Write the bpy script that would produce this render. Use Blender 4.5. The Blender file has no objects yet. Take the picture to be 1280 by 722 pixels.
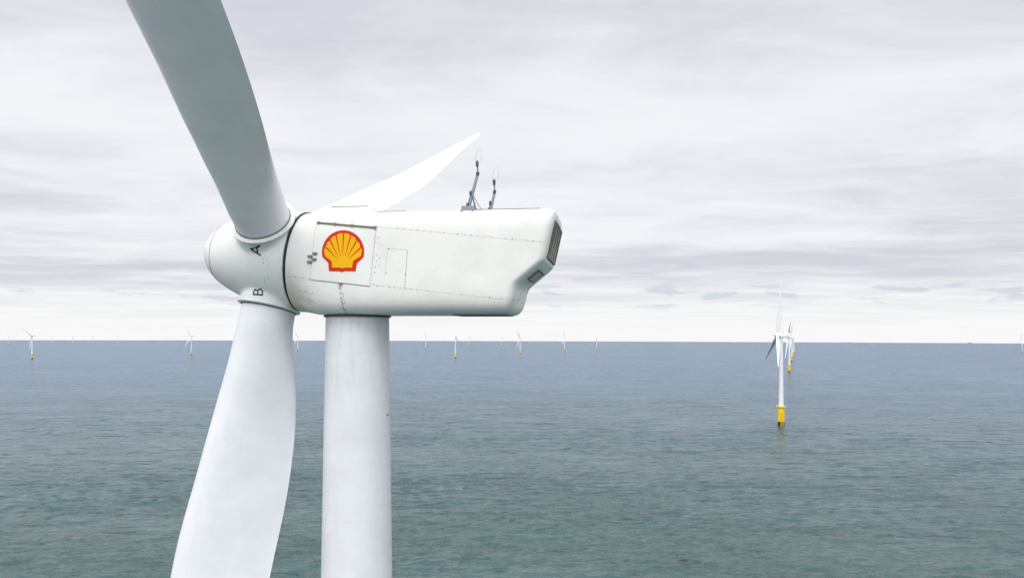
import bpy, bmesh, math, random
import numpy as np
from math import sin, cos, tan, pi, radians, sqrt, atan2, exp
from mathutils import Vector, Matrix, geometry
from mathutils.bvhtree import BVHTree
random.seed(4)
S = bpy.context.scene
C = S.collection

# ------------------------------------------------------------------ camera
CAMZ = 67.3
ROLL = radians(.185)
cd = bpy.data.cameras.new('camera')
cam = bpy.data.objects.new('camera', cd); C.objects.link(cam)
cd.sensor_width = 36; cd.lens = 950 / 1280 * 36
cd.shift_y = 61 / 1280
cd.clip_start = .1; cd.clip_end = 120000
cam.matrix_world = Matrix.Translation((0, 0, CAMZ)) @ Matrix.Rotation(pi / 2, 4, 'X') @ Matrix.Rotation(ROLL, 4, 'Z')
S.camera = cam

# ------------------------------------------------------------------ light
SUN_EL, SUN_AZ = radians(52), radians(-166)
SUN_DIR = Vector((sin(SUN_AZ) * cos(SUN_EL), cos(SUN_AZ) * cos(SUN_EL), sin(SUN_EL)))
S.cycles.use_denoising = True
S.view_settings.view_transform = 'Standard'
S.view_settings.look = 'None'
S.view_settings.exposure = 0.5
S.view_settings.gamma = 1.0
sl = bpy.data.lights.new('sun', 'SUN')
sl.energy = 1.35; sl.angle = radians(24); sl.color = (1.0, .97, .92)
so = bpy.data.objects.new('sun', sl); C.objects.link(so)
so.rotation_euler = SUN_DIR.to_track_quat('Z', 'Y').to_euler()
so.location = SUN_DIR * 200


class NT:
    """short hand for building node trees"""
    def __init__(self, tree): self.t = tree
    def n(self, typ, **kw):
        nd = self.t.nodes.new(typ)
        ins = kw.pop('ins', {})
        for k, v in kw.items(): setattr(nd, k, v)
        for k, v in ins.items(): self.set(nd, k, v)
        return nd
    def set(self, nd, k, v):
        if isinstance(v, bpy.types.NodeSocket): self.t.links.new(v, nd.inputs[k])
        else: nd.inputs[k].default_value = v
    def m(self, op, a, b=0.0, c=None, clamp=False):
        nd = self.n('ShaderNodeMath', operation=op, use_clamp=clamp)
        self.set(nd, 0, a); self.set(nd, 1, b)
        if c is not None: self.set(nd, 2, c)
        return nd.outputs[0]
    def v(self, op, a, b=(0, 0, 0), scale=None):
        nd = self.n('ShaderNodeVectorMath', operation=op)
        self.set(nd, 0, a)
        if scale is not None: self.set(nd, 'Scale', scale)
        else: self.set(nd, 1, b)
        return nd.outputs['Value' if op in ('DOT_PRODUCT', 'LENGTH') else 'Vector']
    def ramp(self, x, a, b, lo=0.0, hi=1.0, smooth=True):
        nd = self.n('ShaderNodeMapRange', interpolation_type='SMOOTHSTEP' if smooth else 'LINEAR', clamp=True)
        for k, v in zip(range(5), (x, a, b, lo, hi)): self.set(nd, k, v)
        return nd.outputs[0]
    def mix(self, f, a, b, mode='MIX'):
        nd = self.n('ShaderNodeMix', data_type='RGBA', blend_type=mode)
        self.set(nd, 0, f); self.set(nd, 6, a); self.set(nd, 7, b)
        return nd.outputs[2]
    def noise(self, vec, scale, detail=3, rough=.5, dist=0.0):
        nd = self.n('ShaderNodeTexNoise')
        self.set(nd, 'Vector', vec); self.set(nd, 'Scale', scale); self.set(nd, 'Detail', detail)
        self.set(nd, 'Roughness', rough); self.set(nd, 'Distortion', dist)
        return nd.outputs['Fac']


def build_world():
    w = bpy.data.worlds.new('World'); S.world = w; w.use_nodes = True
    w.node_tree.nodes.clear()
    N = NT(w.node_tree)
    d = N.n('ShaderNodeTexCoord').outputs['Generated']
    sx = N.n('ShaderNodeSeparateXYZ', ins={0: d})
    x, y, z = sx.outputs
    zp = N.m('MAXIMUM', z, 0.0)
    inv = N.m('DIVIDE', 1.0, N.m('ADD', zp, .035))
    px, py = N.m('MULTIPLY', x, inv), N.m('MULTIPLY', y, inv)
    P = N.n('ShaderNodeCombineXYZ', ins={0: px, 1: py, 2: 0.0}).outputs[0]
    # broad stratus sheet and finer fibres lying in the cloud layer
    n1 = N.noise(N.v('MULTIPLY', P, (.42, .85, 1)), .55, 5, .55, .5)
    n2 = N.noise(N.v('ADD', N.v('MULTIPLY', P, (.8, 1.1, 1)), (7.3, 2.1, 0)), 1.25, 8, .64, .5)
    n3 = N.noise(N.v('ADD', N.v('MULTIPLY', P, (.18, .75, 1)), (3.1, 9.4, 2)), .9, 4, .5, .2)
    c = N.m('ADD', N.m('ADD', N.m('MULTIPLY', n1, .42), N.m('MULTIPLY', n2, .30)), N.m('MULTIPLY', n3, .28))
    # loose stacking of the layers: bright deck in the middle, a darker shelf low down and overhead
    hi = N.m('MULTIPLY', N.ramp(z, .115, .17), N.ramp(z, .24, .36, 1.0, 0.0))
    lo = N.m('MULTIPLY', N.ramp(z, .045, .075), N.ramp(z, .095, .14, 1.0, 0.0))
    c = N.m('ADD', c, N.m('SUBTRACT', N.m('MULTIPLY', hi, .045), N.m('ADD', N.m('MULTIPLY', lo, .05), N.m('MULTIPLY', N.ramp(z, .25, .42), .075))))
    f = N.ramp(c, .36, .60)
    hor = N.ramp(z, .0, .16, 1.0, 0.0)
    grey = (.625, .63, .69, 1); white = (.885, .89, .915, 1)
    cl = N.mix(f, grey, white)
    cl = N.mix(N.m('MULTIPLY', N.ramp(z, .0, .085, 1.0, .0), .92), cl, (.95, .95, .95, 1))
    # small flat clouds low over the horizon
    lowc = N.noise(N.n('ShaderNodeCombineXYZ', ins={0: N.m('DIVIDE', x, N.m('MAXIMUM', y, .2)), 1: N.m('MULTIPLY', z, 6.0), 2: 1.7}).outputs[0], 13.0, 4, .5)
    band = N.m('MULTIPLY', N.ramp(z, .03, .05), N.ramp(z, .06, .08, 1.0, 0.0))
    cl = N.mix(N.m('MULTIPLY', N.m('MULTIPLY', N.ramp(lowc, .55, .63), band), .85), cl, (.62, .65, .73, 1))
    # the veil is brighter round the hidden sun
    g = N.ramp(N.v('DOT_PRODUCT', d, tuple(SUN_DIR)), -.3, .9, 1.0, 1.95)
    cl = N.v('SCALE', cl, scale=N.m('MULTIPLY', g, 7.35))
    sky = N.n('ShaderNodeTexSky', sky_type='NISHITA', sun_disc=False, sun_elevation=SUN_EL, sun_rotation=SUN_AZ)
    col = N.mix(.94, sky.outputs[0], cl)
    bg = N.n('ShaderNodeBackground', ins={'Color': col, 'Strength': .1})
    out = N.n('ShaderNodeOutputWorld', ins={0: bg.outputs[0]})
build_world()


# ------------------------------------------------------------------ materials
def paint(name, col, rough=.38, dirt=.0, dirt_col=(.30, .26, .18), streak=False, bump=.0, metal=0.0, seams=False, spec=.5, oil=False):
    m = bpy.data.materials.new(name); m.use_nodes = True
    N = NT(m.node_tree); b = m.node_tree.nodes['Principled BSDF']
    b.inputs['Roughness'].default_value = rough
    b.inputs['Metallic'].default_value = metal
    b.inputs['Specular IOR Level'].default_value = spec
    o = N.n('ShaderNodeTexCoord').outputs['Object']
    c4 = (*col, 1)
    mott = N.noise(o, .9, 5, .6)
    base = N.mix(N.ramp(mott, .3, .7), tuple(v * .955 for v in col) + (1,), tuple(min(.9, v * 1.03) for v in col) + (1,))
    if dirt > 0:
        vec = N.v('MULTIPLY', o, (3.0, 3.0, .35)) if streak else N.v('MULTIPLY', o, (1.2, 1.2, 1.2))
        d1 = N.noise(vec, 1.3, 7, .65, .4)
        d2 = N.noise(o, .35, 3, .5)
        k = N.m('MULTIPLY', N.m('MULTIPLY', N.ramp(d1, .47, .78), N.ramp(d2, .35, .7)), dirt)
        base = N.mix(k, base, (*dirt_col, 1))
    if oil:                                    # brown grease that crept out of the rotor seal, low on the front
        sp = N.n('ShaderNodeSeparateXYZ', ins={0: o})
        w = N.noise(N.v('MULTIPLY', o, (1.1, 1.6, 1.6)), 1.0, 6, .6, .6)
        k1 = N.m('MULTIPLY', N.ramp(N.m('ADD', sp.outputs[0], N.m('MULTIPLY', w, 1.2)), 1.5, 2.5), N.ramp(N.m('SUBTRACT', sp.outputs[2], N.m('MULTIPLY', w, 1.0)), 68.2, 69.5, 1.0, 0.0))
        base = N.mix(N.m('MULTIPLY', k1, .55), base, (.40, .33, .20, 1))
    if seams:                                  # painted weld seams between the tower cans
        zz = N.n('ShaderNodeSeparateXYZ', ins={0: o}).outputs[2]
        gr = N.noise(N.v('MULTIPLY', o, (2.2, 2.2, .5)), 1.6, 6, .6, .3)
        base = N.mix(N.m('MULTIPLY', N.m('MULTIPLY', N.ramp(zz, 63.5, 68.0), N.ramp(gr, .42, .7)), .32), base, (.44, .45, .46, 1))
        q = N.m('ABSOLUTE', N.m('SUBTRACT', N.m('FRACT', N.m('DIVIDE', N.m('SUBTRACT', zz, .83), 2.93)), .5))
        base = N.mix(N.ramp(q, .0, .007, .28, .0), base, (.50, .50, .47, 1))
    N.set(b, 'Base Color', base)
    N.set(b, 'Roughness', N.ramp(N.noise(o, 3.0, 4), .3, .7, rough * .85, rough * 1.2))
    if bump > 0:
        bp = N.n('ShaderNodeBump', ins={'Strength': bump, 'Distance': .02, 'Height': N.noise(o, 1.1, 3)})
        N.set(b, 'Normal', bp.outputs[0])
    return m


M = dict(
    nacelle=paint('nacelle_gelcoat', (.75, .755, .715), .34, .22, (.42, .38, .27), bump=.25, oil=True),
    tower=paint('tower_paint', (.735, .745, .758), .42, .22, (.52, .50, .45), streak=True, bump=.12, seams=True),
    blade=paint('blade_gelcoat', (.725, .738, .758), .36, .16, (.52, .52, .50), streak=True, bump=.1),
    spinner=paint('spinner_gelcoat', (.74, .755, .725), .34, .20, (.42, .38, .27), bump=.15),
    black=paint('black_rubber', (.016, .015, .014), .6),
    seam=paint('panel_gap', (.16, .15, .13), .7),
    faint=paint('filled_seam', (.52, .53, .49), .5),
    rivet=paint('stained_rivet', (.15, .12, .085), .6),
    rust=paint('weathered_brass', (.22, .195, .125), .55, .6, (.09, .07, .04)),
    steel=paint('galvanised_steel', (.27, .29, .32), .42, .3, (.2, .2, .2), metal=.35),
    dark=paint('dark_metal', (.05, .053, .06), .5),
    grille=paint('grille_louvre', (.60, .57, .49), .55, .3, (.12, .11, .09)),
    gback=paint('grille_shadow_box', (.2, .19, .165), .8),
    red=paint('emblem_red', (.60, .022, .006), .5, spec=.2),
    yellow=paint('emblem_yellow', (.80, .43, .0), .5, spec=.2),
    letter=paint('letter_black', (.015, .015, .015), .5),
    base=paint('foundation_yellow', (.84, .56, .004), .45, .3, (.34, .20, .02), streak=True),
    algae=paint('marine_growth', (.018, .02, .015), .8, .5, (.05, .06, .02)),
    hull=paint('ship_hull', (.22, .25, .30), .5, .3),
    cabin=paint('ship_cabin', (.6, .62, .64), .5),
)


def water_material():
    m = bpy.data.materials.new('sea_water'); m.use_nodes = True
    N = NT(m.node_tree); b = m.node_tree.nodes['Principled BSDF']
    pos = N.n('ShaderNodeNewGeometry').outputs['Position']
    # height field of wind waves, evaluated at p, p+dx, p+dy so the slope stays true at any distance
    g = bpy.data.node_groups.new('wave_height', 'ShaderNodeTree')
    g.interface.new_socket('P', in_out='INPUT', socket_type='NodeSocketVector')
    g.interface.new_socket('H', in_out='OUTPUT', socket_type='NodeSocketFloat')
    G = NT(g)
    p = G.n('NodeGroupInput').outputs[0]
    def layer(rot, sx, sy, amp, detail, dist=.0, off=0.0, sharp=False):
        mp = G.n('ShaderNodeMapping', ins={'Vector': p, 'Rotation': (0, 0, radians(rot)), 'Scale': (1 / sx, 1 / sy, 1), 'Location': (off, off * .7, off)})
        h = G.noise(mp.outputs[0], 1.0, detail, .55, dist)
        if sharp: h = G.m('SUBTRACT', 1.0, G.m('ABSOLUTE', G.m('MULTIPLY', G.m('SUBTRACT', h, .5), 2.6)))
        return G.m('MULTIPLY', h, amp)
    hs = [layer(-8, 34, 8.0, 3.0, 3.0, .6, 3.3, True), layer(9, 4.0, 1.6, .5, 3.0, .5, 8.1, True)]
    far = G.ramp(G.v('LENGTH', p), 320, 1000)     # beyond the modelled relief the larger waves are slopes only
    # now and then a single steeper wave stands out
    def single(rot, sx, sy, amp, lo, hi, off):
        mp = G.n('ShaderNodeMapping', ins={'Vector': p, 'Rotation': (0, 0, radians(rot)), 'Scale': (1 / sx, 1 / sy, 1), 'Location': (off, off, off)})
        return G.m('MULTIPLY', G.ramp(G.noise(mp.outputs[0], 1.0, 2.0, .55, .5), lo, hi), amp)
    big = G.m('ADD', single(-6, 26, 13, 3.2, .54, .70, 5.5), single(10, 13, 6, 1.6, .53, .66, 15.1))
    bigf = G.m('ADD', G.m('MULTIPLY', G.ramp(G.v('LENGTH', p), 200, 700), .6), .4)
    tot = G.m('ADD', G.m('ADD', G.m('MULTIPLY', hs[0], far), hs[1]), G.m('MULTIPLY', big, bigf))
    go = G.n('NodeGroupOutput'); G.set(go, 0, tot)
    def H(vec):
        nd = N.n('ShaderNodeGroup', node_tree=g); N.set(nd, 0, vec); return nd.outputs[0]
    e = .25
    h0 = H(pos); hx = H(N.v('ADD', pos, (e, 0, 0))); hy = H(N.v('ADD', pos, (0, e, 0)))
    gust = N.ramp(N.noise(N.v('MULTIPLY', pos, (.0016, .005, 0)), 1.0, 4, .55), .3, .7, .75, 1.2)
    sets = N.ramp(N.noise(N.v('MULTIPLY', pos, (.012, .026, 0)), 1.0, 3, .5, .4), .3, .7, .55, 1.4)
    gust = N.m('MULTIPLY', gust, sets)
    k = N.m('MULTIPLY', gust, -1.0 / e)
    dx = N.m('MULTIPLY', N.m('SUBTRACT', hx, h0), k); dy = N.m('MULTIPLY', N.m('SUBTRACT', hy, h0), k)
    nrm = N.v('NORMALIZE', N.v('ADD', N.n('ShaderNodeNewGeometry').outputs['Normal'], N.n('ShaderNodeCombineXYZ', ins={0: dx, 1: dy, 2: 0.0}).outputs[0]))
    N.set(b, 'Normal', nrm)
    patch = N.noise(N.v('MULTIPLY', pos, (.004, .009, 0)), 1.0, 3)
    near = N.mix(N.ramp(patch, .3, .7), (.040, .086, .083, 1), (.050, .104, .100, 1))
    # blue of distance haze painted into the base colour: green near, bluer further out
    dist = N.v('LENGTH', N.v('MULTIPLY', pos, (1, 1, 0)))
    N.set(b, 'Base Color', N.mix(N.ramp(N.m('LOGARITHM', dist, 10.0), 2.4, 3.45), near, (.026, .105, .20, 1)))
    b.inputs['Roughness'].default_value = .19
    b.inputs['IOR'].default_value = 1.333
    return m


# ------------------------------------------------------------------ mesh helpers
def add_obj(name, bm, mats, parent=None, smooth=True, sharp=None, loc=None, recalc=False):
    me = bpy.data.meshes.new(name)
    bm.normal_update()
    if recalc: bmesh.ops.recalc_face_normals(bm, faces=bm.faces[:])
    bm.to_mesh(me); bm.free()
    for k in (mats if isinstance(mats, (list, tuple)) else [mats]): me.materials.append(M[k] if isinstance(k, str) else k)
    o = bpy.data.objects.new(name, me); C.objects.link(o)
    if parent is not None: o.parent = parent
    if smooth:
        for p in me.polygons: p.use_smooth = True
        if sharp: me.set_sharp_from_angle(angle=radians(sharp))
    if loc is not None: o.location = loc
    return o

def thing(name, label, cat, loc=(0, 0, 0), rz=0, group=None):
    o = bpy.data.objects.new(name, None); C.objects.link(o)
    o.location = loc; o.rotation_euler = (0, 0, rz); o.empty_display_size = 2
    o['label'] = label; o['category'] = cat
    if group: o['group'] = group
    return o

def loft(bm, rings, cap0=False, cap1=False, mat=0, closed=True):
    vs = [[bm.verts.new(p) for p in r] for r in rings]
    n = len(vs[0])
    for a, b in zip(vs, vs[1:]):
        for i in range(n if closed else n - 1):
            j = (i + 1) % n
            f = bm.faces.new((a[i], a[j], b[j], b[i])); f.material_index = mat
    if cap0: bm.faces.new(list(reversed(vs[0]))).material_index = mat
    if cap1: bm.faces.new(vs[-1]).material_index = mat
    return vs

def lathe(bm, prof, n=64, axis='Z', mat=0, cap=True, M4=None):
    """prof: list of (r, along)"""
    rings = []
    for r, z in prof:
        ring = []
        for i in range(n):
            a = 2 * pi * i / n
            q = Vector((r * cos(a), r * sin(a), z))
            ring.append(M4 @ q if M4 else q)
        rings.append(ring)
    loft(bm, rings, cap, cap, mat)

def box(bm, c, d, mat=0, M4=None):
    vs = []
    for x in (-1, 1):
        for y in (-1, 1):
            for z in (-1, 1):
                q = Vector((c[0] + x * d[0] / 2, c[1] + y * d[1] / 2, c[2] + z * d[2] / 2))
                vs.append(bm.verts.new(M4 @ q if M4 else q))
    for f in ((0, 1, 3, 2), (4, 6, 7, 5), (0, 4, 5, 1), (2, 3, 7, 6), (0, 2, 6, 4), (1, 5, 7, 3)):
        bm.faces.new([vs[i] for i in f]).material_index = mat

def tube(bm, pts, r, n=8, mat=0):
    pts = [Vector(p) for p in pts]
    rs = r if isinstance(r, (list, tuple)) else [r] * len(pts)
    rings = []
    for i, p in enumerate(pts):
        t = (pts[min(i + 1, len(pts) - 1)] - pts[max(i - 1, 0)]).normalized()
        u = t.orthogonal().normalized() if i == 0 else (u - t * u.dot(t)).normalized()
        w = t.cross(u)
        rings.append([p + (u * cos(2 * pi * k / n) + w * sin(2 * pi * k / n)) * rs[i] for k in range(n)])
    loft(bm, rings, True, True, mat)

def sstep(x, a, b):
    t = max(0, min(1, (x - a) / (b - a))); return t * t * (3 - 2 * t)

def lerp(a, b, t): return a + (b - a) * t

def interp(tab, x):
    if x <= tab[0][0]: return tab[0][1]
    for (a, va), (b, vb) in zip(tab, tab[1:]):
        if x <= b: return va + (vb - va) * (x - a) / (b - a)
    return tab[-1][1]

def spl(tab, x):
    """monotone-ish smooth interpolation (Catmull-Rom)"""
    n = len(tab)
    if x <= tab[0][0]: return tab[0][1]
    if x >= tab[-1][0]: return tab[-1][1]
    for i in range(n - 1):
        if x <= tab[i + 1][0]:
            x0, y0 = tab[i]; x1, y1 = tab[i + 1]; h = x1 - x0; t = (x - x0) / h
            m0 = (y1 - tab[i - 1][1]) / (x1 - tab[i - 1][0]) if i > 0 else (y1 - y0) / h
            m1 = (tab[i + 2][1] - y0) / (tab[i + 2][0] - x0) if i + 2 < n else (y1 - y0) / h
            return (2*t**3 - 3*t*t + 1) * y0 + (t**3 - 2*t*t + t) * h * m0 + (3*t*t - 2*t**3) * y1 + (t**3 - t*t) * h * m1


# ------------------------------------------------------------------ the sea: one sheet that follows the curve of the earth
R_EARTH = 7.35e6
def drop(d): return -d * d / (2 * R_EARTH)
def build_sea():
    """polar sheet over the whole sea; wind waves are real relief where they can be told apart, the ripples are in the material"""
    rng = np.random.default_rng(11)
    near = 1.0 / np.linspace(1 / 140.0, 1 / 2600.0, 960)
    rr = np.concatenate([[20, 60, 100, 125], near, np.geomspace(2800, 52000, 52)])
    half = radians(42)
    ang = np.concatenate([np.linspace(-half, half, 1500), np.linspace(half, 2 * pi - half, 92)[1:-1]])   # 0 = +Y
    A, R = np.meshgrid(ang, rr)
    X, Y = R * np.sin(A), R * np.cos(A)
    Z = -R * R / (2 * R_EARTH)
    dr = np.gradient(rr)[:, None]
    aa = np.abs(np.where(A > pi, A - 2 * pi, A))
    fade = np.clip((half - aa) / radians(3), 0, 1) * np.clip((R - 125) / 30, 0, 1)
    DX = np.zeros_like(X); DY = np.zeros_like(X); DZ = np.zeros_like(X)
    lam = np.geomspace(2.0, 30, 84) * rng.uniform(.95, 1.05, 84)
    for L in lam:
        th = radians(8) + rng.normal(0, radians(22 if L < 8 else 14))
        k = 2 * pi / L; dx, dy = sin(th), -cos(th)
        st = STEEP * (.8 + .4 * math.exp(-((math.log(L) - math.log(4.5)) / .7) ** 2)) * min(1, (7.5 / L) ** 1.15) * rng.uniform(.6, 1.3)
        w = fade * np.clip((L / np.maximum(dr, .2) - 2.2) / 2.5, 0, 1)
        ph = k * (dx * X + dy * Y) + rng.uniform(0, 2 * pi)
        am = st / k
        DZ += w * am * np.cos(ph)
        sn = w * am * np.sin(ph) * .9
        DX -= dx * sn; DY -= dy * sn
    # gusts: patches of steeper and calmer water
    g = np.zeros_like(X)
    for _ in range(14):
        L = rng.uniform(70, 420); th = rng.uniform(-.7, .7); k = 2 * pi / L
        g += np.cos(k * (np.sin(th) * X * .6 + np.cos(th) * Y) + rng.uniform(0, 6.28))
    g = 1 + .30 * g / 2.6
    g = np.clip(g, .45, 1.6)
    co = np.stack([X + DX * g, Y + DY * g, Z + DZ * g], -1).reshape(-1, 3)
    nr, na = len(rr), len(ang)
    co = np.concatenate([co, [[0, 0, 0]]])
    i = np.arange(nr - 1)[:, None] * na; j = np.arange(na)[None, :]; j2 = (j + 1) % na
    quads = np.stack([i + j, i + na + j, i + na + j2, i + j2], -1).reshape(-1, 4)[:, ::-1]
    tri = np.stack([np.full(na, nr * na), (np.arange(na) + 1) % na, np.arange(na)], -1)
    loops = np.concatenate([quads.ravel(), tri.ravel()]).astype(np.int32)
    nq, ntr = len(quads), len(tri)
    me = bpy.data.meshes.new('sea')
    me.vertices.add(len(co)); me.vertices.foreach_set('co', co.astype(np.float32).ravel())
    me.loops.add(len(loops)); me.loops.foreach_set('vertex_index', loops)
    me.polygons.add(nq + ntr)
    me.polygons.foreach_set('loop_start', np.concatenate([np.arange(nq) * 4, nq * 4 + np.arange(ntr) * 3]).astype(np.int32))
    me.polygons.foreach_set('use_smooth', np.ones(nq + ntr, dtype=bool))
    me.update(calc_edges=True)
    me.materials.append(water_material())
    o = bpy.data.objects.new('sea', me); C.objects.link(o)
    if me.polygons[10 * na].normal.z < 0: me.flip_normals()
    o['kind'] = 'structure'
STEEP = .022
build_sea()


# ------------------------------------------------------------------ wind turbine parts (local frame: +X upwind, +Y to the side, Z up, origin at sea level)
TILT = radians(6.0); CONE = radians(2.6)
AX = Vector((cos(TILT), 0, sin(TILT))); UP = Vector((-sin(TILT), 0, cos(TILT))); SIDE = Vector((0, 1, 0))
HUB = Vector((2.98, 0, 70.18))
ROOT = 1.86                                   # hub centre to blade flange

CHORD_LE = [(1.72, .95), (2.6, .96), (4.0, .96), (5.5, 1.03), (8, 1.15), (11, 1.26), (15, 1.02), (20, .82), (28, .64), (36, .42), (42, .28), (44.2, .18), (45.0, .05)]
CHORD_TE = [(1.72, .95), (2.4, .98), (3.2, 1.15), (4.0, 1.38), (5.0, 1.64), (6.5, 1.88), (8.5, 2.03), (11, 2.04), (14, 2.12), (20, 1.74), (28, 1.15), (36, .74), (42, .5), (44.2, .25), (45.0, .05)]
THICK = [(1.72, 1.0), (2.6, .97), (4, .74), (5.5, .55), (8, .40), (11, .32), (15, .27), (20, .23), (30, .19), (45, .16)]
TWIST = [(1.72, -14), (5, -16), (9, -15), (15, -12), (25, -10), (35, -8), (45, -6)]

def blade_mesh(nsec=90, nring=72):
    bm = bmesh.new(); rings = []
    for i in range(nsec):
        t = i / (nsec - 1)
        r = ROOT + (45.0 - ROOT) * (t ** 1.5)
        le, te = spl(CHORD_LE, r), spl(CHORD_TE, r); c = le + te
        th = interp(THICK, r) * c
        k = sstep(r, 2.0, 6.5)                # circle to aerofoil
        b = radians(spl(TWIST, r))
        ring = []
        for j in range(nring):
            a = 2 * pi * j / nring
            xc = .5 * (1 - cos(a))            # 0 at the leading edge
            circ = sin(a) * .5
            yt = 5 * (.2969 * sqrt(xc) - .1260 * xc - .3516 * xc**2 + .2843 * xc**3 - .1036 * xc**4) * (1 if sin(a) >= 0 else -1)
            camb = .035 * 4 * xc * (1 - xc) * c * k
            y = lerp(circ, yt, k) * th + camb
            x = le - xc * c
            ring.append(Vector((x * cos(b) - y * sin(b), x * sin(b) + y * cos(b), r)))
        rings.append(ring)
    loft(bm, rings, True, True)
    me = bpy.data.meshes.new('blade'); bmesh.ops.recalc_face_normals(bm, faces=bm.faces[:]); bm.to_mesh(me); bm.free()
    me.materials.append(M['blade'])
    for p in me.polygons: p.use_smooth = True
    me.set_sharp_from_angle(angle=radians(50))
    return me

def blade_matrix(phi):
    rad = UP * cos(phi) + SIDE * sin(phi)
    z = rad * cos(CONE) + AX * sin(CONE)
    x = AX * cos(CONE) - rad * sin(CONE)
    y = z.cross(x)
    m = Matrix.Identity(4)
    for i, c in enumerate((x, y, z)): m.col[i] = (*c, 0)
    m.col[3] = (*HUB, 1)
    return m

BLADE_FINE = blade_mesh()
BLADE_FAR = blade_mesh(26, 16)

def spinner_shape(detail, phis):
    """spinner of revolution with three blade collars, blended together"""
    bm = bmesh.new()
    F = Matrix.Identity(4)
    for i, c in enumerate((SIDE, UP, AX)): F.col[i] = (*c, 0)
    back = Vector((2.02, 0, 70.05)); F.col[3] = (*back, 1)
    n = 64 if detail else 20
    L, R = 3.86, 1.80
    prof = [(R * sqrt(max(0, 1 - (t) ** 2.15)) ** 1.0, L * t) for t in [0, .1, .2, .3, .4, .5, .6, .7, .78, .85, .9, .94, .97, .985, .996]]
    lathe(bm, prof, n, M4=F)
    for ph in phis:
        B = blade_matrix(ph)
        lathe(bm, [(1.26, .5), (1.18, .95), (1.07, 1.45), (1.02, 1.82)], n, M4=B)
    return bm

def foundation(parent, fine=True):
    n = 40 if fine else 20
    bm = bmesh.new()
    lathe(bm, [(2.45, -14), (2.45, 2.9), (2.62, 2.95), (2.62, 14.2), (2.75, 14.25), (2.75, 14.6), (2.2, 14.65)], n)
    bm.faces.ensure_lookup_table()
    for f in bm.faces:
        if max(v.co.z for v in f.verts) < 2.98: f.material_index = 1
    tp = add_obj('transition_piece', bm, ['base', 'algae'], parent, sharp=40)
    bm = bmesh.new()                           # work platform with toe board and railing
    lathe(bm, [(2.7, 14.2), (3.7, 14.2), (3.7, 14.4), (2.7, 14.4)], n, cap=False)
    for k in range(16):
        a = 2 * pi * k / 16
        tube(bm, [(3.62 * cos(a), 3.62 * sin(a), 14.4), (3.62 * cos(a), 3.62 * sin(a), 15.5)], .05, 6)
    for zz in (14.95, 15.5):
        tube(bm, [(3.62 * cos(2*pi*k/32), 3.62 * sin(2*pi*k/32), zz) for k in range(33)], .045, 6)
    add_obj('platform', bm, ['base'], tp, sharp=40)
    bm = bmesh.new()                           # boat landing: two fender tubes and rungs
    for dy in (-.8, .8):
        tube(bm, [(-.2 + dy, 3.7, -3), (-.2 + dy, 3.7, 10.5), (-.2 + dy, 2.5, 11.4)], .22, 8)
        for zz in (1.6, 5.5, 9.4): tube(bm, [(-.2 + dy, 2.5, zz), (-.2 + dy, 3.7, zz)], .12, 6)
    for k in range(36): tube(bm, [(-.8, 3.6, -.6 + k * .32), (.4, 3.6, -.6 + k * .32)], .04, 6)
    add_obj('boat_landing', bm, ['base'], tp, sharp=40)
    return tp

def tower(parent, fine=True):
    bm = bmesh.new(); prof = []
    z = 14.62; r0, r1 = 1.97, 1.128
    top = 68.2
    def R(z): return lerp(r0, r1, ((z - 14.62) / (top - 14.62)) ** .92)
    prof.append((R(z), z))
    for k in range(1, 20): prof.append((R(14.62 + k * 2.8), 14.62 + k * 2.8))
    prof.append((R(68.2), 68.2))
    lathe(bm, prof, 128 if fine else 24)
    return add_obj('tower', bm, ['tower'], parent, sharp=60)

# nacelle cover ---------------------------------------------------
S_REAR = [(67.6, -5.74), (68.14, -5.86), (68.95, -6.03), (69.10, -6.10), (69.22, -6.22), (69.74, -6.85), (69.86, -6.97), (70.05, -7.03), (71.45, -7.33), (72.2, -7.49)]
def s_rear(z): return interp(S_REAR, z)
S_FRONT, RR = 1.92, .28
def section(s0):
    k = sstep(s0, 2.1, 0.0 - .3) if False else 1 - sstep(s0, -.3, 2.15)
    a = lerp(1.815, 1.77, k); zt = lerp(71.81, 71.645, k); zb = lerp(68.22, 68.09, sstep(-s0, -1.9, -.7))
    p = lerp(2.0, 6.5, k ** 1.1)
    tilt = tan(TILT) * (1 - sstep(-s0, -2.1, 1.5))
    return a, zt, zb, p, tilt
def nacelle_ring(s0, u, n, shrink=0.0, back=0.0):
    a, zt, zb, p, tilt = section(s0)
    a -= shrink; zt -= shrink; zb += shrink
    zc, hh = (zt + zb) / 2, (zt - zb) / 2
    out = []
    for i in range(n):
        f = 2 * pi * i / n
        cx, sy = cos(f), sin(f)
        # bias directions to the corners for an even spacing
        q = (abs(cx / a) ** p + abs(sy / hh) ** p) ** (-1 / p)
        y, dz = q * cx, q * sy
        z = zc + dz
        s = lerp(S_FRONT, s_rear(z) + RR, u) - dz * tilt - back
        out.append(Vector((s, y, z)))
    return out
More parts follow.
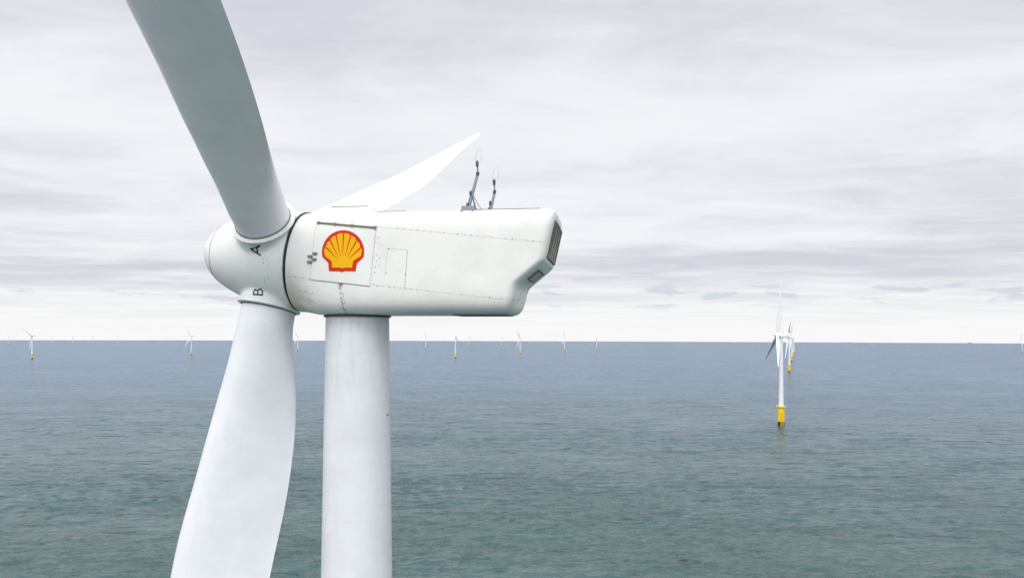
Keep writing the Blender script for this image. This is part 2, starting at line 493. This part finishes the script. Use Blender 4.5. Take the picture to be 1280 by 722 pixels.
def nacelle_bm(n=200, m=60):
    bm = bmesh.new(); rings = []
    r0 = nacelle_ring(S_FRONT, 0, n)
    c0 = Vector((S_FRONT, 0, 70.05))
    inner = [c0 + (p - c0) * .93 for p in r0]
    lip = [c0 + (p - c0) * .985 + Vector((.02, 0, 0)) for p in r0]
    rings += [inner, lip]
    for i in range(m):
        u = (i / (m - 1)) ** 1.25
        rings.append(nacelle_ring(lerp(S_FRONT, -6.6, u), u, n))
    for k in range(1, 9):
        t = k / 8 * pi / 2
        rings.append(nacelle_ring(-6.6, 1, n, RR * (1 - cos(t)), RR * sin(t)))
    last = rings[-1]
    for k in range(1, 30):                     # rear wall follows the stepped profile
        t = 1 - k / 30
        ring = []
        for p in last:
            z = 69.93 + (p.z - 69.93) * t; y = p.y * t
            ring.append(Vector((s_rear(z) , y, z)))
        rings.append(ring)
    loft(bm, rings, True, True)
    return bm


TH = radians(8)
def build_turbine(name, label, loc, heading, phi, fine=False, group=None):
    """heading: rotation about Z that turns local +X upwind"""
    t = thing(name, label, 'wind turbine', loc, heading, group)
    foundation(t, fine)
    tower(t, fine)
    bm = nacelle_bm(200, 60) if fine else nacelle_bm(28, 10)
    nac = add_obj('nacelle', bm, ['nacelle', 'seam', 'rivet', 'faint'], t, sharp=60 if fine else 50, recalc=True)
    phis = [phi + 2 * pi * k / 3 for k in range(3)]
    bm = spinner_shape(fine, phis)
    sp = add_obj('spinner', bm, ['spinner', 'seam'], t, sharp=None if fine else 40, recalc=True)
    if fine:
        md = sp.modifiers.new('remesh', 'REMESH'); md.mode = 'VOXEL'; md.voxel_size = .042; md.use_smooth_shade = True
        sm = sp.modifiers.new('smooth', 'SMOOTH'); sm.factor = .5; sm.iterations = 14
        dg = bpy.context.evaluated_depsgraph_get()
        me = bpy.data.meshes.new_from_object(sp.evaluated_get(dg))
        sp.modifiers.clear(); sp.data = me; me.name = 'spinner'
        for p in me.polygons: p.use_smooth = True
    bl = []
    for ph in phis:
        b = bpy.data.objects.new('blade', BLADE_FINE if fine else BLADE_FAR); C.objects.link(b)
        b.parent = t; b.matrix_local = blade_matrix(ph); bl.append(b)
    return t, nac, sp, bl

# ---- where picture rays meet upright planes and the sea: used to place things at their real distance
def ray(px, py):
    x, y = px - 640, 361 - py + 61
    return Vector(((x * cos(ROLL) - y * sin(ROLL)) / 950, 1, (x * sin(ROLL) + y * cos(ROLL)) / 950))

T0 = Vector((-193 / 950 * 27.6, 27.6, 0))
HEAD = pi - TH
root, nac, spin, blades = build_turbine('wind_turbine', 'huge white foreground wind turbine with a red and yellow scallop emblem on its nacelle', T0, HEAD, radians(50.5), True, 'wind turbines standing in the sea')
W2L = (Matrix.Translation(T0) @ Matrix.Rotation(HEAD, 4, 'Z')).inverted()
def bvh_of(o):
    me = o.data
    return BVHTree.FromPolygons([v.co.copy() for v in me.vertices], [tuple(p.vertices) for p in me.polygons])
NB, SB = bvh_of(nac), bvh_of(spin)
CL = W2L @ Vector((0, 0, CAMZ))
def hit(px, py, tree):
    d = (W2L.to_3x3() @ ray(px, py)).normalized()
    p, nrm, i, dist = tree.ray_cast(CL, d)
    return p
def onside(s, z, tree=None, off=.006):
    p, nrm, i, d = (tree or NB).ray_cast(Vector((s, 6, z)), Vector((0, -1, 0)))
    if p is None: return Vector((s, 1.6, z))
    if nrm.y < 0: nrm = -nrm
    return p + nrm * off
def sz(px, py, n=1.75):
    """picture point -> (s, z) on the upright plane of the nacelle's side"""
    d = W2L.to_3x3() @ ray(px, py)
    t = (n - CL.y) / d.y
    p = CL + d * t
    return p.x, p.z

def patch(bm, quad, nx, ny, off, mat=0, tree=None, thick=0.0):
    """four (s,z) corners laid on the cover"""
    g = []
    for j in range(ny + 1):
        row = []
        for i in range(nx + 1):
            a = lerp(quad[0][0], quad[1][0], i/nx), lerp(quad[0][1], quad[1][1], i/nx)
            b = lerp(quad[3][0], quad[2][0], i/nx), lerp(quad[3][1], quad[2][1], i/nx)
            row.append(bm.verts.new(onside(lerp(a[0], b[0], j/ny), lerp(a[1], b[1], j/ny), tree, off)))
        g.append(row)
    for j in range(ny):
        for i in range(nx):
            bm.faces.new((g[j][i], g[j][i+1], g[j+1][i+1], g[j+1][i])).material_index = mat
    if thick:
        edge = g[0] + [r[-1] for r in g[1:]] + list(reversed(g[-1][:-1])) + [g[j][0] for j in range(ny - 1, 0, -1)]
        low = [bm.verts.new(v.co - Vector((0, thick, 0))) for v in edge]
        for k in range(len(edge)):
            l = (k + 1) % len(edge)
            bm.faces.new((edge[k], low[k], low[l], edge[l])).material_index = mat

def strip(bm, pts, w, off, mat=0, step=.12, tree=None):
    """a thin ribbon on the cover along (s,z) points"""
    for (a, b) in zip(pts, pts[1:]):
        L = math.hypot(b[0]-a[0], b[1]-a[1]); n = max(1, int(L / step))
        nx, nz = -(b[1]-a[1]) / L * w / 2, (b[0]-a[0]) / L * w / 2
        patch(bm, [(a[0]-nx, a[1]-nz), (b[0]-nx, b[1]-nz), (b[0]+nx, b[1]+nz), (a[0]+nx, a[1]+nz)], n, 1, off, mat, tree)

def disc(bm, s, z, r, off, mat=0, n=6, tree=None):
    vs = [bm.verts.new(onside(s + r * cos(2*pi*k/n), z + r * sin(2*pi*k/n), tree, off)) for k in range(n)]
    bm.faces.new(vs).material_index = mat

def rivets(bm, a, b, n, r=.016, skip=.25, jit=.0):
    for k in range(n):
        if random.random() < skip: continue
        t = (k + .5 * random.random() * jit) / max(1, n - 1)
        disc(bm, lerp(a[0], b[0], t), lerp(a[1], b[1], t), r * random.uniform(.75, 1.25), .005, 2)

def fill(bm, loop, off, mat, tree=None, cell=.06):
    """fill a closed (s,z) outline, cut it into small faces and lay it on the cover"""
    tb = bmesh.new()
    vs = [tb.verts.new((p[0], 0, p[1])) for p in loop]
    f = tb.faces.new(vs)
    bmesh.ops.triangulate(tb, faces=[f])
    xs = [p[0] for p in loop]; zs = [p[1] for p in loop]
    for ax, lo, hi in ((0, min(xs), max(xs)), (2, min(zs), max(zs))):
        q = lo + cell
        while q < hi:
            co = [0, 0, 0]; co[ax] = q; no = [0, 0, 0]; no[ax] = 1
            bmesh.ops.bisect_plane(tb, geom=tb.verts[:] + tb.edges[:] + tb.faces[:], plane_co=co, plane_no=no, dist=1e-6)
            q += cell
    mp = {}
    for v in tb.verts: mp[v] = bm.verts.new(onside(v.co.x, v.co.z, tree, off))
    for f in tb.faces:
        try:
            nf = bm.faces.new([mp[v] for v in f.verts]); nf.material_index = mat
            nf.normal_update()
            if nf.normal.y < 0: nf.normal_flip()
        except ValueError: pass
    tb.free()


def nacelle_details():
    # seams and rivet rows belong to the cover's own surface
    bm = bmesh.new(); bm.from_mesh(nac.data)
    P = lambda x, y: sz(x, y)
    rivets(bm, P(472, 283), P(684, 303), 26, .017, .2)
    strip(bm, [P(470, 283.2), P(684, 303)], .007, .004, 3)
    rivets(bm, P(466, 356), P(655, 376), 28, .017, .2)
    strip(bm, [P(466, 356), P(655, 376.5)], .007, .004, 3)
    rivets(bm, P(360, 345), P(388, 348), 7, .015, .1)
    strip(bm, [P(361, 345.2), P(389, 348.8)], .014, .004, 3)
    rivets(bm, P(424, 352), P(428, 390), 14, .024, .1)
    rivets(bm, P(428, 352), P(431, 390), 14, .018, .4)
    strip(bm, [P(426, 353), P(429, 391)], .02, .004, 3)
    rivets(bm, P(388, 266.5), P(470, 266), 24, .013, .35)
    rivets(bm, P(474, 297), P(467, 355), 9, .017, .15)
    rivets(bm, P(470, 296), P(462, 354), 10, .014, .3)
    rivets(bm, P(478, 297), P(471, 357), 8, .015, .45)
    # inspection panel outline behind the door
    strip(bm, [P(485, 310), P(510, 313)], .012, .004, 3)
    strip(bm, [P(509.5, 313), P(506, 361)], .012, .004, 1)
    strip(bm, [P(485, 310), P(481, 342)], .010, .004, 3)
    for a in ((486, 311), (507, 343), (483, 341)): disc(bm, *P(*a), .022, .005, 2)
    for a in ((649, 362), (650, 366), (646, 374), (644, 379), (651, 377)): disc(bm, *P(*a), .02, .005, 2)
    for k in range(14):
        disc(bm, *P(random.uniform(372, 392), random.uniform(362, 382)), random.uniform(.01, .02), .004, 2)
    bm.normal_update(); bm.to_mesh(nac.data); bm.free()

    # service door with hinge rail and latches
    q = [P(389, 349), P(462, 357), P(469.5, 285.5), P(395.5, 279.5)]
    bm = bmesh.new()
    patch(bm, q, 16, 16, .012, 0, None, .02)
    ec = [P(387.8, 349.9), P(463, 358), P(470.5, 284.6), P(394.6, 278.6)]
    strip(bm, [ec[3], ec[0]], .012, .006, 2)
    strip(bm, [ec[0], ec[1]], .02, .006, 1)
    strip(bm, [ec[1], ec[2]], .012, .006, 2)
    d = add_obj('door', bm, ['nacelle', 'seam', 'faint'], nac, sharp=30)
    bm = bmesh.new()
    a, b = P(397.5, 278.4), P(469, 284.4)
    pts = [onside(lerp(a[0], b[0], t/10), lerp(a[1], b[1], t/10), None, .03) for t in range(11)]
    tube(bm, pts, .032, 8)
    for t in (0, 3, 6, 10):
        c = pts[t]; box(bm, c, (.10, .05, .09))
    add_obj('hinge_rail', bm, ['rust'], nac, sharp=30)
    for (x, y) in ((394, 317), (388, 320.5), (393, 324.2), (387.4, 327.6)):
        bm = bmesh.new()
        c = onside(*P(x, y), None, .035)
        box(bm, c, (.13, .07, .085))
        bmesh.ops.bevel(bm, geom=bm.edges[:], offset=.012, segments=2, affect='EDGES')
        tube(bm, [c + Vector((-.085, .0, -.03)), c + Vector((-.085, .0, .03))], .02, 8)
        add_obj('latch', bm, ['rust'], nac, sharp=30)
    bm = bmesh.new(); c = onside(*P(426, 354), None, .03); box(bm, c, (.10, .05, .05)); box(bm, c + Vector((0, .03, -.03)), (.05, .03, .05))
    add_obj('door_handle', bm, ['rust'], nac, sharp=30)

    # scallop emblem: outline traced at real size on the door
    k = 1 / 8.02 / 35.8                        # traced unit -> metres
    cs, cz = P(429.3, 317.0)
    lean = radians(-1.0)
    def E(x, y):
        u, v = (x - 397) * k, (376 - y) * k
        return cs - (u * cos(lean) - v * sin(lean)), cz + u * sin(lean) + v * cos(lean)
    def arc(cx, cy, r, a0, a1, n): return [(cx + r * cos(radians(lerp(a0, a1, i/n))), cy - r * sin(radians(lerp(a0, a1, i/n)))) for i in range(n + 1)]
    outer = arc(397, 361, 213, 193, -13, 48) + [(538, 470), (528, 546), (412, 546), (392, 557), (374, 548), (258, 547), (250, 466)]
    bm = bmesh.new()
    fill(bm, [E(*p) for p in outer], .028, 0)
    # yellow field with lobed top edge
    lob = []
    ctr = (395, 455); cuts = [197, 171, 148, 126, 104, 90 - 2, 0]
    rays = [(228, 318), (266, 250), (326, 205), (400, 185), (472, 206), (532, 254), (570, 322)]
    edge = [(212, 375)] + rays + [(582, 378)]
    for (a, b) in zip(edge, edge[1:]):
        mx, my = (a[0]+b[0])/2 - ctr[0], (a[1]+b[1])/2 - ctr[1]; L = math.hypot(mx, my)
        for i in range(8):
            t = i / 8; bul = sin(pi * t) ** .8 * 15
            lob.append((lerp(a[0], b[0], t) + mx / L * bul, lerp(a[1], b[1], t) + my / L * bul))
    yel = lob + [(582, 378), (584, 395), (502, 447), (493, 512), (412, 512), (393, 522), (372, 512), (291, 514), (282, 447), (214, 402)]
    fill(bm, [E(*p) for p in yel], .033, 1)
    ends = [(340, 428), (350, 405), (371, 398), (395, 400), (420, 398), (444, 407), (455, 428)]
    for (a, b) in zip(rays, ends):
        L = math.hypot(b[0]-a[0], b[1]-a[1]); nx, ny = -(b[1]-a[1]) / L, (b[0]-a[0]) / L
        fill(bm, [E(a[0]+nx*7, a[1]+ny*7), E(a[0]-nx*7, a[1]-ny*7), E(b[0]-nx*1.2, b[1]-ny*1.2), E(b[0]+nx*1.2, b[1]+ny*1.2)], .038, 0)
    add_obj('emblem', bm, ['red', 'yellow'], nac)

    # louvred grilles let into the rear wall
    def rear(n, z, off): return Vector((s_rear(z) - off, n, z))
    def grille(name, n0, n1, z0, z1, ns):
        A, B = rear(n0, z0, .0), rear(n0, z1, .0)
        up = (B - A).normalized(); out = Vector((-up.z, 0, up.x)).normalized()
        if out.x > 0: out = -out
        acr = Vector((0, 1, 0)); H = (B - A).length; Wd = abs(n1 - n0)
        F = Matrix.Identity(4)
        for i, c in enumerate((acr, up, out)): F.col[i] = (*c, 0)
        F.col[3] = (*(((A + B) / 2) + acr * ((n1 - n0) / 2)), 1)
        bm = bmesh.new()
        box(bm, (0, 0, .012), (Wd, H, .02), 2, F)
        w = .05
        for sgn in (-1, 1):
            box(bm, (sgn * (Wd/2 - w/2), 0, .034), (w, H, .05), 1, F)
            box(bm, (0, sgn * (H/2 - w/2), .034), (Wd - 2*w, w, .05), 1, F)
        for i in range(ns):
            y = lerp(-H/2 + w, H/2 - w, (i + .5) / ns)
            Q = F @ Matrix.Translation((0, y, .035)) @ Matrix.Rotation(radians(-38), 4, 'X')
            box(bm, (0, 0, 0), (Wd - 2*w, (H - 2*w) / ns * .95, .008), 0, Q)
        for i in range(1, 4):
            box(bm, (lerp(-Wd/2, Wd/2, i/4), 0, .05), (.02, H - 2*w, .02), 0, F)
        add_obj(name, bm, ['grille', 'seam', 'gback'], nac, smooth=False)
    grille('vent_grille', 1.33, -1.33, 69.97, 71.2, 16)
    grille('vent_grille', .95, -.55, 69.30, 69.62, 6)

    # roof: hatch near the rotor, cable rail toward the rear
    zr = 71.735
    bm = bmesh.new()
    loft(bm, [[Vector((x, y, z)) for (x, y) in ((x0, -y0), (x1, -y0), (x1, y0), (x0, y0))] for (x0, x1, y0, z) in ((-.95, .95, .85, 71.60), (-.75, .80, .75, 71.90), (-.70, .76, .72, 71.91))], False, True)
    add_obj('roof_hatch', bm, ['nacelle'], nac, smooth=False)
    bm = bmesh.new(); box(bm, (.05, .0, 71.92), (1.35, 1.5, .025)); box(bm, (-1.55, .9, 71.67), (1.0, .05, .05))
    add_obj('hatch_frame', bm, ['rust'], nac, smooth=False)
    bm = bmesh.new()
    zt = lambda s, y: NB.ray_cast(Vector((s, y, 75)), Vector((0, 0, -1)))[0].z
    tube(bm, [(lerp(-4.55, -6.75, i/8), 1.0, zt(lerp(-4.55, -6.75, i/8), 1.0) + .03) for i in range(9)], .02, 8)
    add_obj('roof_cable', bm, ['rust'], nac)
    # underside: service hatch with dark lip
    bm = bmesh.new()
    box(bm, (-4.7, .3, 68.085), (1.9, 1.5, .05))
    add_obj('bottom_hatch', bm, ['seam'], nac, smooth=False)
    bm = bmesh.new()
    lathe(bm, [(1.2, 68.02), (1.2, 68.2)], 64)
    add_obj('yaw_ring', bm, ['dark'], nac, sharp=40)
    # gap between spinner and nacelle
    bm = bmesh.new()
    F = Matrix.Identity(4)
    for i, c in enumerate((SIDE, UP, AX)): F.col[i] = (*c, 0)
    F.col[3] = (1.92, 0, 70.05, 1)
    lathe(bm, [(1.5, -.06), (1.795, -.02), (1.80, .11), (1.5, .12)], 96, M4=F, cap=False)
    add_obj('rotor_seal', bm, ['black'], nac, sharp=40)

    # wind sensor masts on the roof
    def mast(s, y, H, lean, boxed):
        z0 = zt(s, y)
        bm = bmesh.new()
        top = Vector((s - lean * H, y, z0 + H))
        p0 = Vector((s, y, z0))
        dirv = (top - p0).normalized()
        tube(bm, [p0 - dirv * .1, top], .05, 10)
        tube(bm, [p0 + dirv * .1 + Vector((.06, .03, 0)), p0 + dirv * H * .62 + Vector((.03, .03, 0))], .03, 8)
        if boxed:
            tube(bm, [Vector((s - .22, y - .1, z0)), p0 + dirv * H * .5], .025, 8)
        o = add_obj('sensor_mast', bm, ['steel'], root, sharp=40)
        if boxed:
            b2 = bmesh.new(); box(b2, (s - .05, y + .12, z0 + .0), (.46, .34, .22)); 
            for dx in (-.22, .16): box(b2, (s + dx, y + .32, z0 - .1), (.08, .16, .1))
            bmesh.ops.bevel(b2, geom=b2.edges[:], offset=.012, segments=2, affect='EDGES')
            add_obj('mast_foot', b2, ['steel'], o, smooth=False)
        b2 = bmesh.new()
        tube(b2, [top, top + dirv * .12], .055, 10); tube(b2, [top + dirv * .1, top + Vector((0, 0, .34))], .02, 8)
        tube(b2, [top + Vector((0, 0, .3)), top + Vector((0, 0, .44)), top + Vector((0, 0, .5))], [.045, .05, .03], 10)
        add_obj('sensor_head', b2, ['dark'], o, sharp=40)
        for t in (.15, .5):
            b2 = bmesh.new(); box(b2, p0 + dirv * H * t + Vector((.06, .04, 0)), (.07, .1, .14))
            add_obj('cable_clamp', b2, ['dark'], o, smooth=False)
        b2 = bmesh.new()
        lp = [top + Vector((.02, 0, .2)) + Vector((-.14 * sin(pi * t / 14) ** 1 * (1 if t < 99 else 0), 0, .66 * sin(pi * t / 14 * .62))) for t in range(13)]
        c0 = top + Vector((0, 0, .5))
        tube(b2, [c0 + Vector((.05, 0, -.1)), c0 + Vector((.05, 0, .2)), c0 + Vector((.0, 0, .36)), c0 + Vector((-.08, 0, .42)), c0 + Vector((-.14, 0, .34)), c0 + Vector((-.16, 0, .12)), c0 + Vector((-.12, 0, 0))], .0045, 6)
        add_obj('lightning_loop', b2, ['steel'], o)
        return o
    m1 = mast(-4.30, 1.12, 1.18, .26, True)
    m2 = mast(-4.95, .45, .66, .2, False)
    bm = bmesh.new()
    z0 = zt(-4.5, .9)
    tube(bm, [(lerp(-4.42, -4.95, i/10), lerp(1.05, .5, i/10), z0 + .62 - .45 * sin(pi * min(1, i/10 * .8)) - .02 * i) for i in range(11)], .014, 6)
    tube(bm, [(-4.44, 1.1, z0 + .7), (-4.5, 1.12, z0 + .3), (-4.58, 1.1, z0 + .02)], .014, 6)
    add_obj('sensor_cable', bm, ['steel'], nac)
nacelle_details()


def rotor_details():
    # clamp ring at each blade root, dark joint above it
    for b in blades:
        bm = bmesh.new()
        lathe(bm, [(.9, ROOT - .10), (1.06, ROOT - .08), (1.12, ROOT - .05), (1.12, ROOT - .01), (1.07, ROOT + .02), (.9, ROOT + .02)], 72, cap=False)
        lathe(bm, [(.945, ROOT + .02), (.975, ROOT + .03), (.975, ROOT + .06), (.945, ROOT + .07)], 72, cap=False, mat=1)
        add_obj('root_ring', bm, ['spinner', 'seam'], b, sharp=40)
    # nose cap joint on the spinner: a thin dark ring lying in its surface
    bm = bmesh.new(); pts = []
    F = Matrix.Identity(4)
    for i, c in enumerate((SIDE, UP, AX)): F.col[i] = (*c, 0)
    F.col[3] = (2.02, 0, 70.05, 1)
    for i in range(121):
        a = 2 * pi * i / 120
        o = F @ Vector((3 * cos(a), 3 * sin(a), 3.16)); c = F @ Vector((0, 0, 3.16))
        p, nr, _, _ = SB.ray_cast(o, (c - o).normalized())
        pts.append(p)
    tube(bm, pts, .011, 6)
    add_obj('cap_joint', bm, ['rivet'], spin)
    # letters beside the blade roots, tops toward the nose
    def letter(ch, px, py, size, rot):
        cu = bpy.data.curves.new('t', 'FONT'); cu.body = ch; cu.size = 1; cu.align_x = 'CENTER'; cu.align_y = 'CENTER'; cu.resolution_u = 6
        to = bpy.data.objects.new('t', cu); C.objects.link(to)
        dg = bpy.context.evaluated_depsgraph_get(); me = bpy.data.meshes.new_from_object(to.evaluated_get(dg))
        bpy.data.objects.remove(to); bpy.data.curves.remove(cu)
        bm = bmesh.new(); bm.from_mesh(me); bpy.data.meshes.remove(me)
        xs = [v.co.x for v in bm.verts]; ys = [v.co.y for v in bm.verts]
        mx, my = (min(xs)+max(xs))/2, (min(ys)+max(ys))/2
        bmesh.ops.subdivide_edges(bm, edges=[e for e in bm.edges if e.calc_length() > .12], cuts=3, use_grid_fill=False)
        h = hit(px, py, SB); c, s = cos(rot), sin(rot)
        for v in bm.verts:
            x, y = (v.co.x - mx) * size, (v.co.y - my) * size
            a, b = x * c - y * s, x * s + y * c     # picture right, up
            v.co = onside(h.x - a, h.z + b, SB, .008)
        for f in bm.faces:
            f.normal_update()
            if f.normal.y < 0: f.normal_flip()
        add_obj('letter', bm, ['letter'], spin, smooth=False)
    letter('A', 319.5, 312.2, .58, radians(80))
    letter('B', 322.5, 364.5, .55, radians(86))
    # stencilled data plates, faint dots
    bm = bmesh.new(); bm.from_mesh(spin.data)
    for (x0, y0) in ((329, 322), (331, 345)):
        for j in range(7):
            for i in range(2):
                if random.random() < .7:
                    h = hit(x0 + i * 5 + random.uniform(-.5, .5), y0 + j * 1.7, SB)
                    disc(bm, h.x, h.z, .014, .006, 1, 5, SB)
    bm.normal_update(); bm.to_mesh(spin.data); bm.free()
    # lug on the tower wall
    d = W2L.to_3x3() @ ray(485, 518)
    bm = bmesh.new()
    t = (0.62 - CL.y) / d.y; p = CL + d * t
    box(bm, (p.x, p.y + .03, p.z), (.05, .12, .06)); tube(bm, [(p.x, p.y, p.z), (p.x, p.y + .1, p.z - .03)], .02, 8)
    add_obj('lifting_lug', bm, ['rust'], next(c for c in root.children if c.name.startswith('tower')), smooth=False)
rotor_details()


# ------------------------------------------------------------------ turbines across the wind farm
def far_distance(px, ybase):
    """distance at which the curved sea appears at this picture height"""
    k = -ray(px, ybase).z; d = CAMZ / k
    for _ in range(30): d = (CAMZ - drop(d)) / k
    return d
G = 'wind turbines standing in the sea'
FAR = [  # picture x, waterline y, yaw from side-on, rotor angle, label
    (976.3, 531.0, 11.5, 2, 'tallest of the distant turbines, white tower on a yellow base, right of the nacelle'),
    (986.6, 464.8, 13, 45, 'second turbine of the right-hand row, yellow base just right of tallest distant tower'),
    (989.6, 451.5, 12, 20, 'third turbine of the right-hand row, half hidden behind the second one'),
    (991.2, 445.4, 12, 75, 'fourth turbine of the right-hand row, small yellow base just above the third one'),
    (992.5, 441.0, 12, 100, 'smallest and last turbine of the right-hand row, close under the horizon'),
    (1277.6, 440.4, 14, 8, 'small distant turbine cut by the right edge of the picture'),
    (40.1, 448.2, 8, 60, 'small distant turbine near the left edge with one blade raised to the upper right'),
    (239.2, 443.3, 26, 30, 'small distant turbine with a level blade, between the left edge and the lower blade'),
    (372.1, 438.8, 22, 35, 'small distant turbine seen in the gap between lower blade and foreground tower'),
    (364.6, 436.3, 22, 70, 'faint turbine tight against the right edge of the lower blade'),
    (532.1, 434.6, 55, 20, 'pale turbine under the nacelle, the first one right of the foreground tower'),
    (569.3, 447.0, 58, 100, 'turbine with a bright yellow base under the middle of the nacelle'),
    (585.4, 432.6, 58, 0, 'faint small turbine just right of the bright yellow based one under the nacelle'),
    (627.2, 432.2, 14, 10, 'faint turbine under the rear end of the nacelle, left of a yellow based one'),
    (650.2, 442.2, 24, 45, 'turbine with a yellow base under the nacelle rear corner, blade leaning left'),
    (661.6, 431.0, 14, 5, 'faintest turbine close to the right of the yellow based one under the rear corner'),
    (705.8, 438.9, 12, 20, 'small turbine on the horizon just right of the nacelle, the nearer of the pair there'),
    (745.6, 437.2, 12, 0, 'small turbine on the horizon right of the nacelle, the further right of the pair there'),
    (10.6, 429.6, 30, 25, 'ghostly turbine on the horizon left of all others, at the left edge'),
    (64.5, 429.2, 30, 70, 'ghostly turbine on the horizon, first one right of the raised blade turbine'),
    (90.6, 429.0, 30, 10, 'ghostly turbine on the horizon, second one right of the raised blade turbine'),
    (115.2, 429.0, 30, 95, 'ghostly turbine on the horizon, third one right of the raised blade turbine'),
    (146.6, 428.8, 30, 40, 'ghostly turbine on the horizon, last of the pale line before the level blade turbine'),
]
proto = None
def copy_tree(o, parent=None):
    c = o.copy(); C.objects.link(c)
    if parent is not None: c.parent = parent; c.matrix_parent_inverse = o.matrix_parent_inverse.copy()
    for ch in list(o.children): copy_tree(ch, c)
    return c
for (px, yb, yaw, rot, lab) in FAR:
    d = far_distance(px, yb); r = ray(px, yb)
    loc = Vector((r.x * d, d, drop(math.hypot(r.x * d, d))))
    if proto is None:
        proto = build_turbine('wind_turbine', lab, loc, pi - radians(yaw), 0.0, False, G)[0]; t = proto
    else: t = copy_tree(proto)
    t.location = loc; t.rotation_euler = (0, 0, pi - radians(yaw)); t['label'] = lab
    k = 0
    for ch in t.children:
        if ch.name.startswith('blade'):
            ch.matrix_local = blade_matrix(radians(rot + 120 * k)); k += 1
        elif ch.name.startswith('spinner'):
            ch.matrix_local = Matrix.Translation(HUB) @ Matrix.Rotation(radians(-rot), 4, AX) @ Matrix.Translation(-HUB)


bm = bmesh.new()
box(bm, (-1.2, 0, 72.0), (1.9, 2.2, .5)); box(bm, (-1.2, 0, 72.35), (1.5, 1.6, .3))
add_obj('hoist_deck', bm, ['base'], proto, smooth=False)

# ------------------------------------------------------------------ ships hull-down on the horizon
def ship(px, length, lab, dist):
    r = ray(px, 425.5)
    t = thing('cargo_ship', lab, 'ship', (r.x * dist, dist, drop(math.hypot(r.x * dist, dist))), radians(8), 'ships on the horizon')
    L = length; Bm = L * .15
    bm = bmesh.new(); rings = []
    for i in range(13):
        u = i / 12; x = (u - .5) * L
        w = Bm / 2 * (1 - max(0, (u - .78) / .22) ** 2 * .97) * (1 - max(0, (.12 - u) / .12) * .3)
        hgt = L * .085 + L * .03 * max(0, (u - .8) / .2)
        rings.append([Vector((x, -w * .85, -3)), Vector((x, w * .85, -3)), Vector((x, w, hgt)), Vector((x, -w, hgt))])
    loft(bm, rings, True, True)
    add_obj('hull', bm, ['hull'], t, smooth=False)
    bm = bmesh.new()
    box(bm, (-L * .36, 0, L * .135), (L * .13, Bm * .85, L * .11)); box(bm, (-L * .35, 0, L * .20), (L * .08, Bm, L * .03))
    tube(bm, [(-L * .39, 0, L * .19), (-L * .39, 0, L * .26)], L * .02, 8)
    add_obj('deckhouse', bm, ['cabin'], t, smooth=False)
    bm = bmesh.new()
    for u in (-.18, 0, .18): box(bm, (u * L, 0, L * .098), (L * .13, Bm * .7, L * .03)); tube(bm, [(u * L + L * .085, 0, L * .08), (u * L + L * .085, 0, L * .17)], L * .008, 6)
    add_obj('deck_gear', bm, ['hull'], t, smooth=False)
ship(1061.8, 78, 'small dark ship on the horizon, right of the row of turbines', 21000)
ship(1212.5, 130, 'longer pale ship on the horizon near the right edge', 23000)
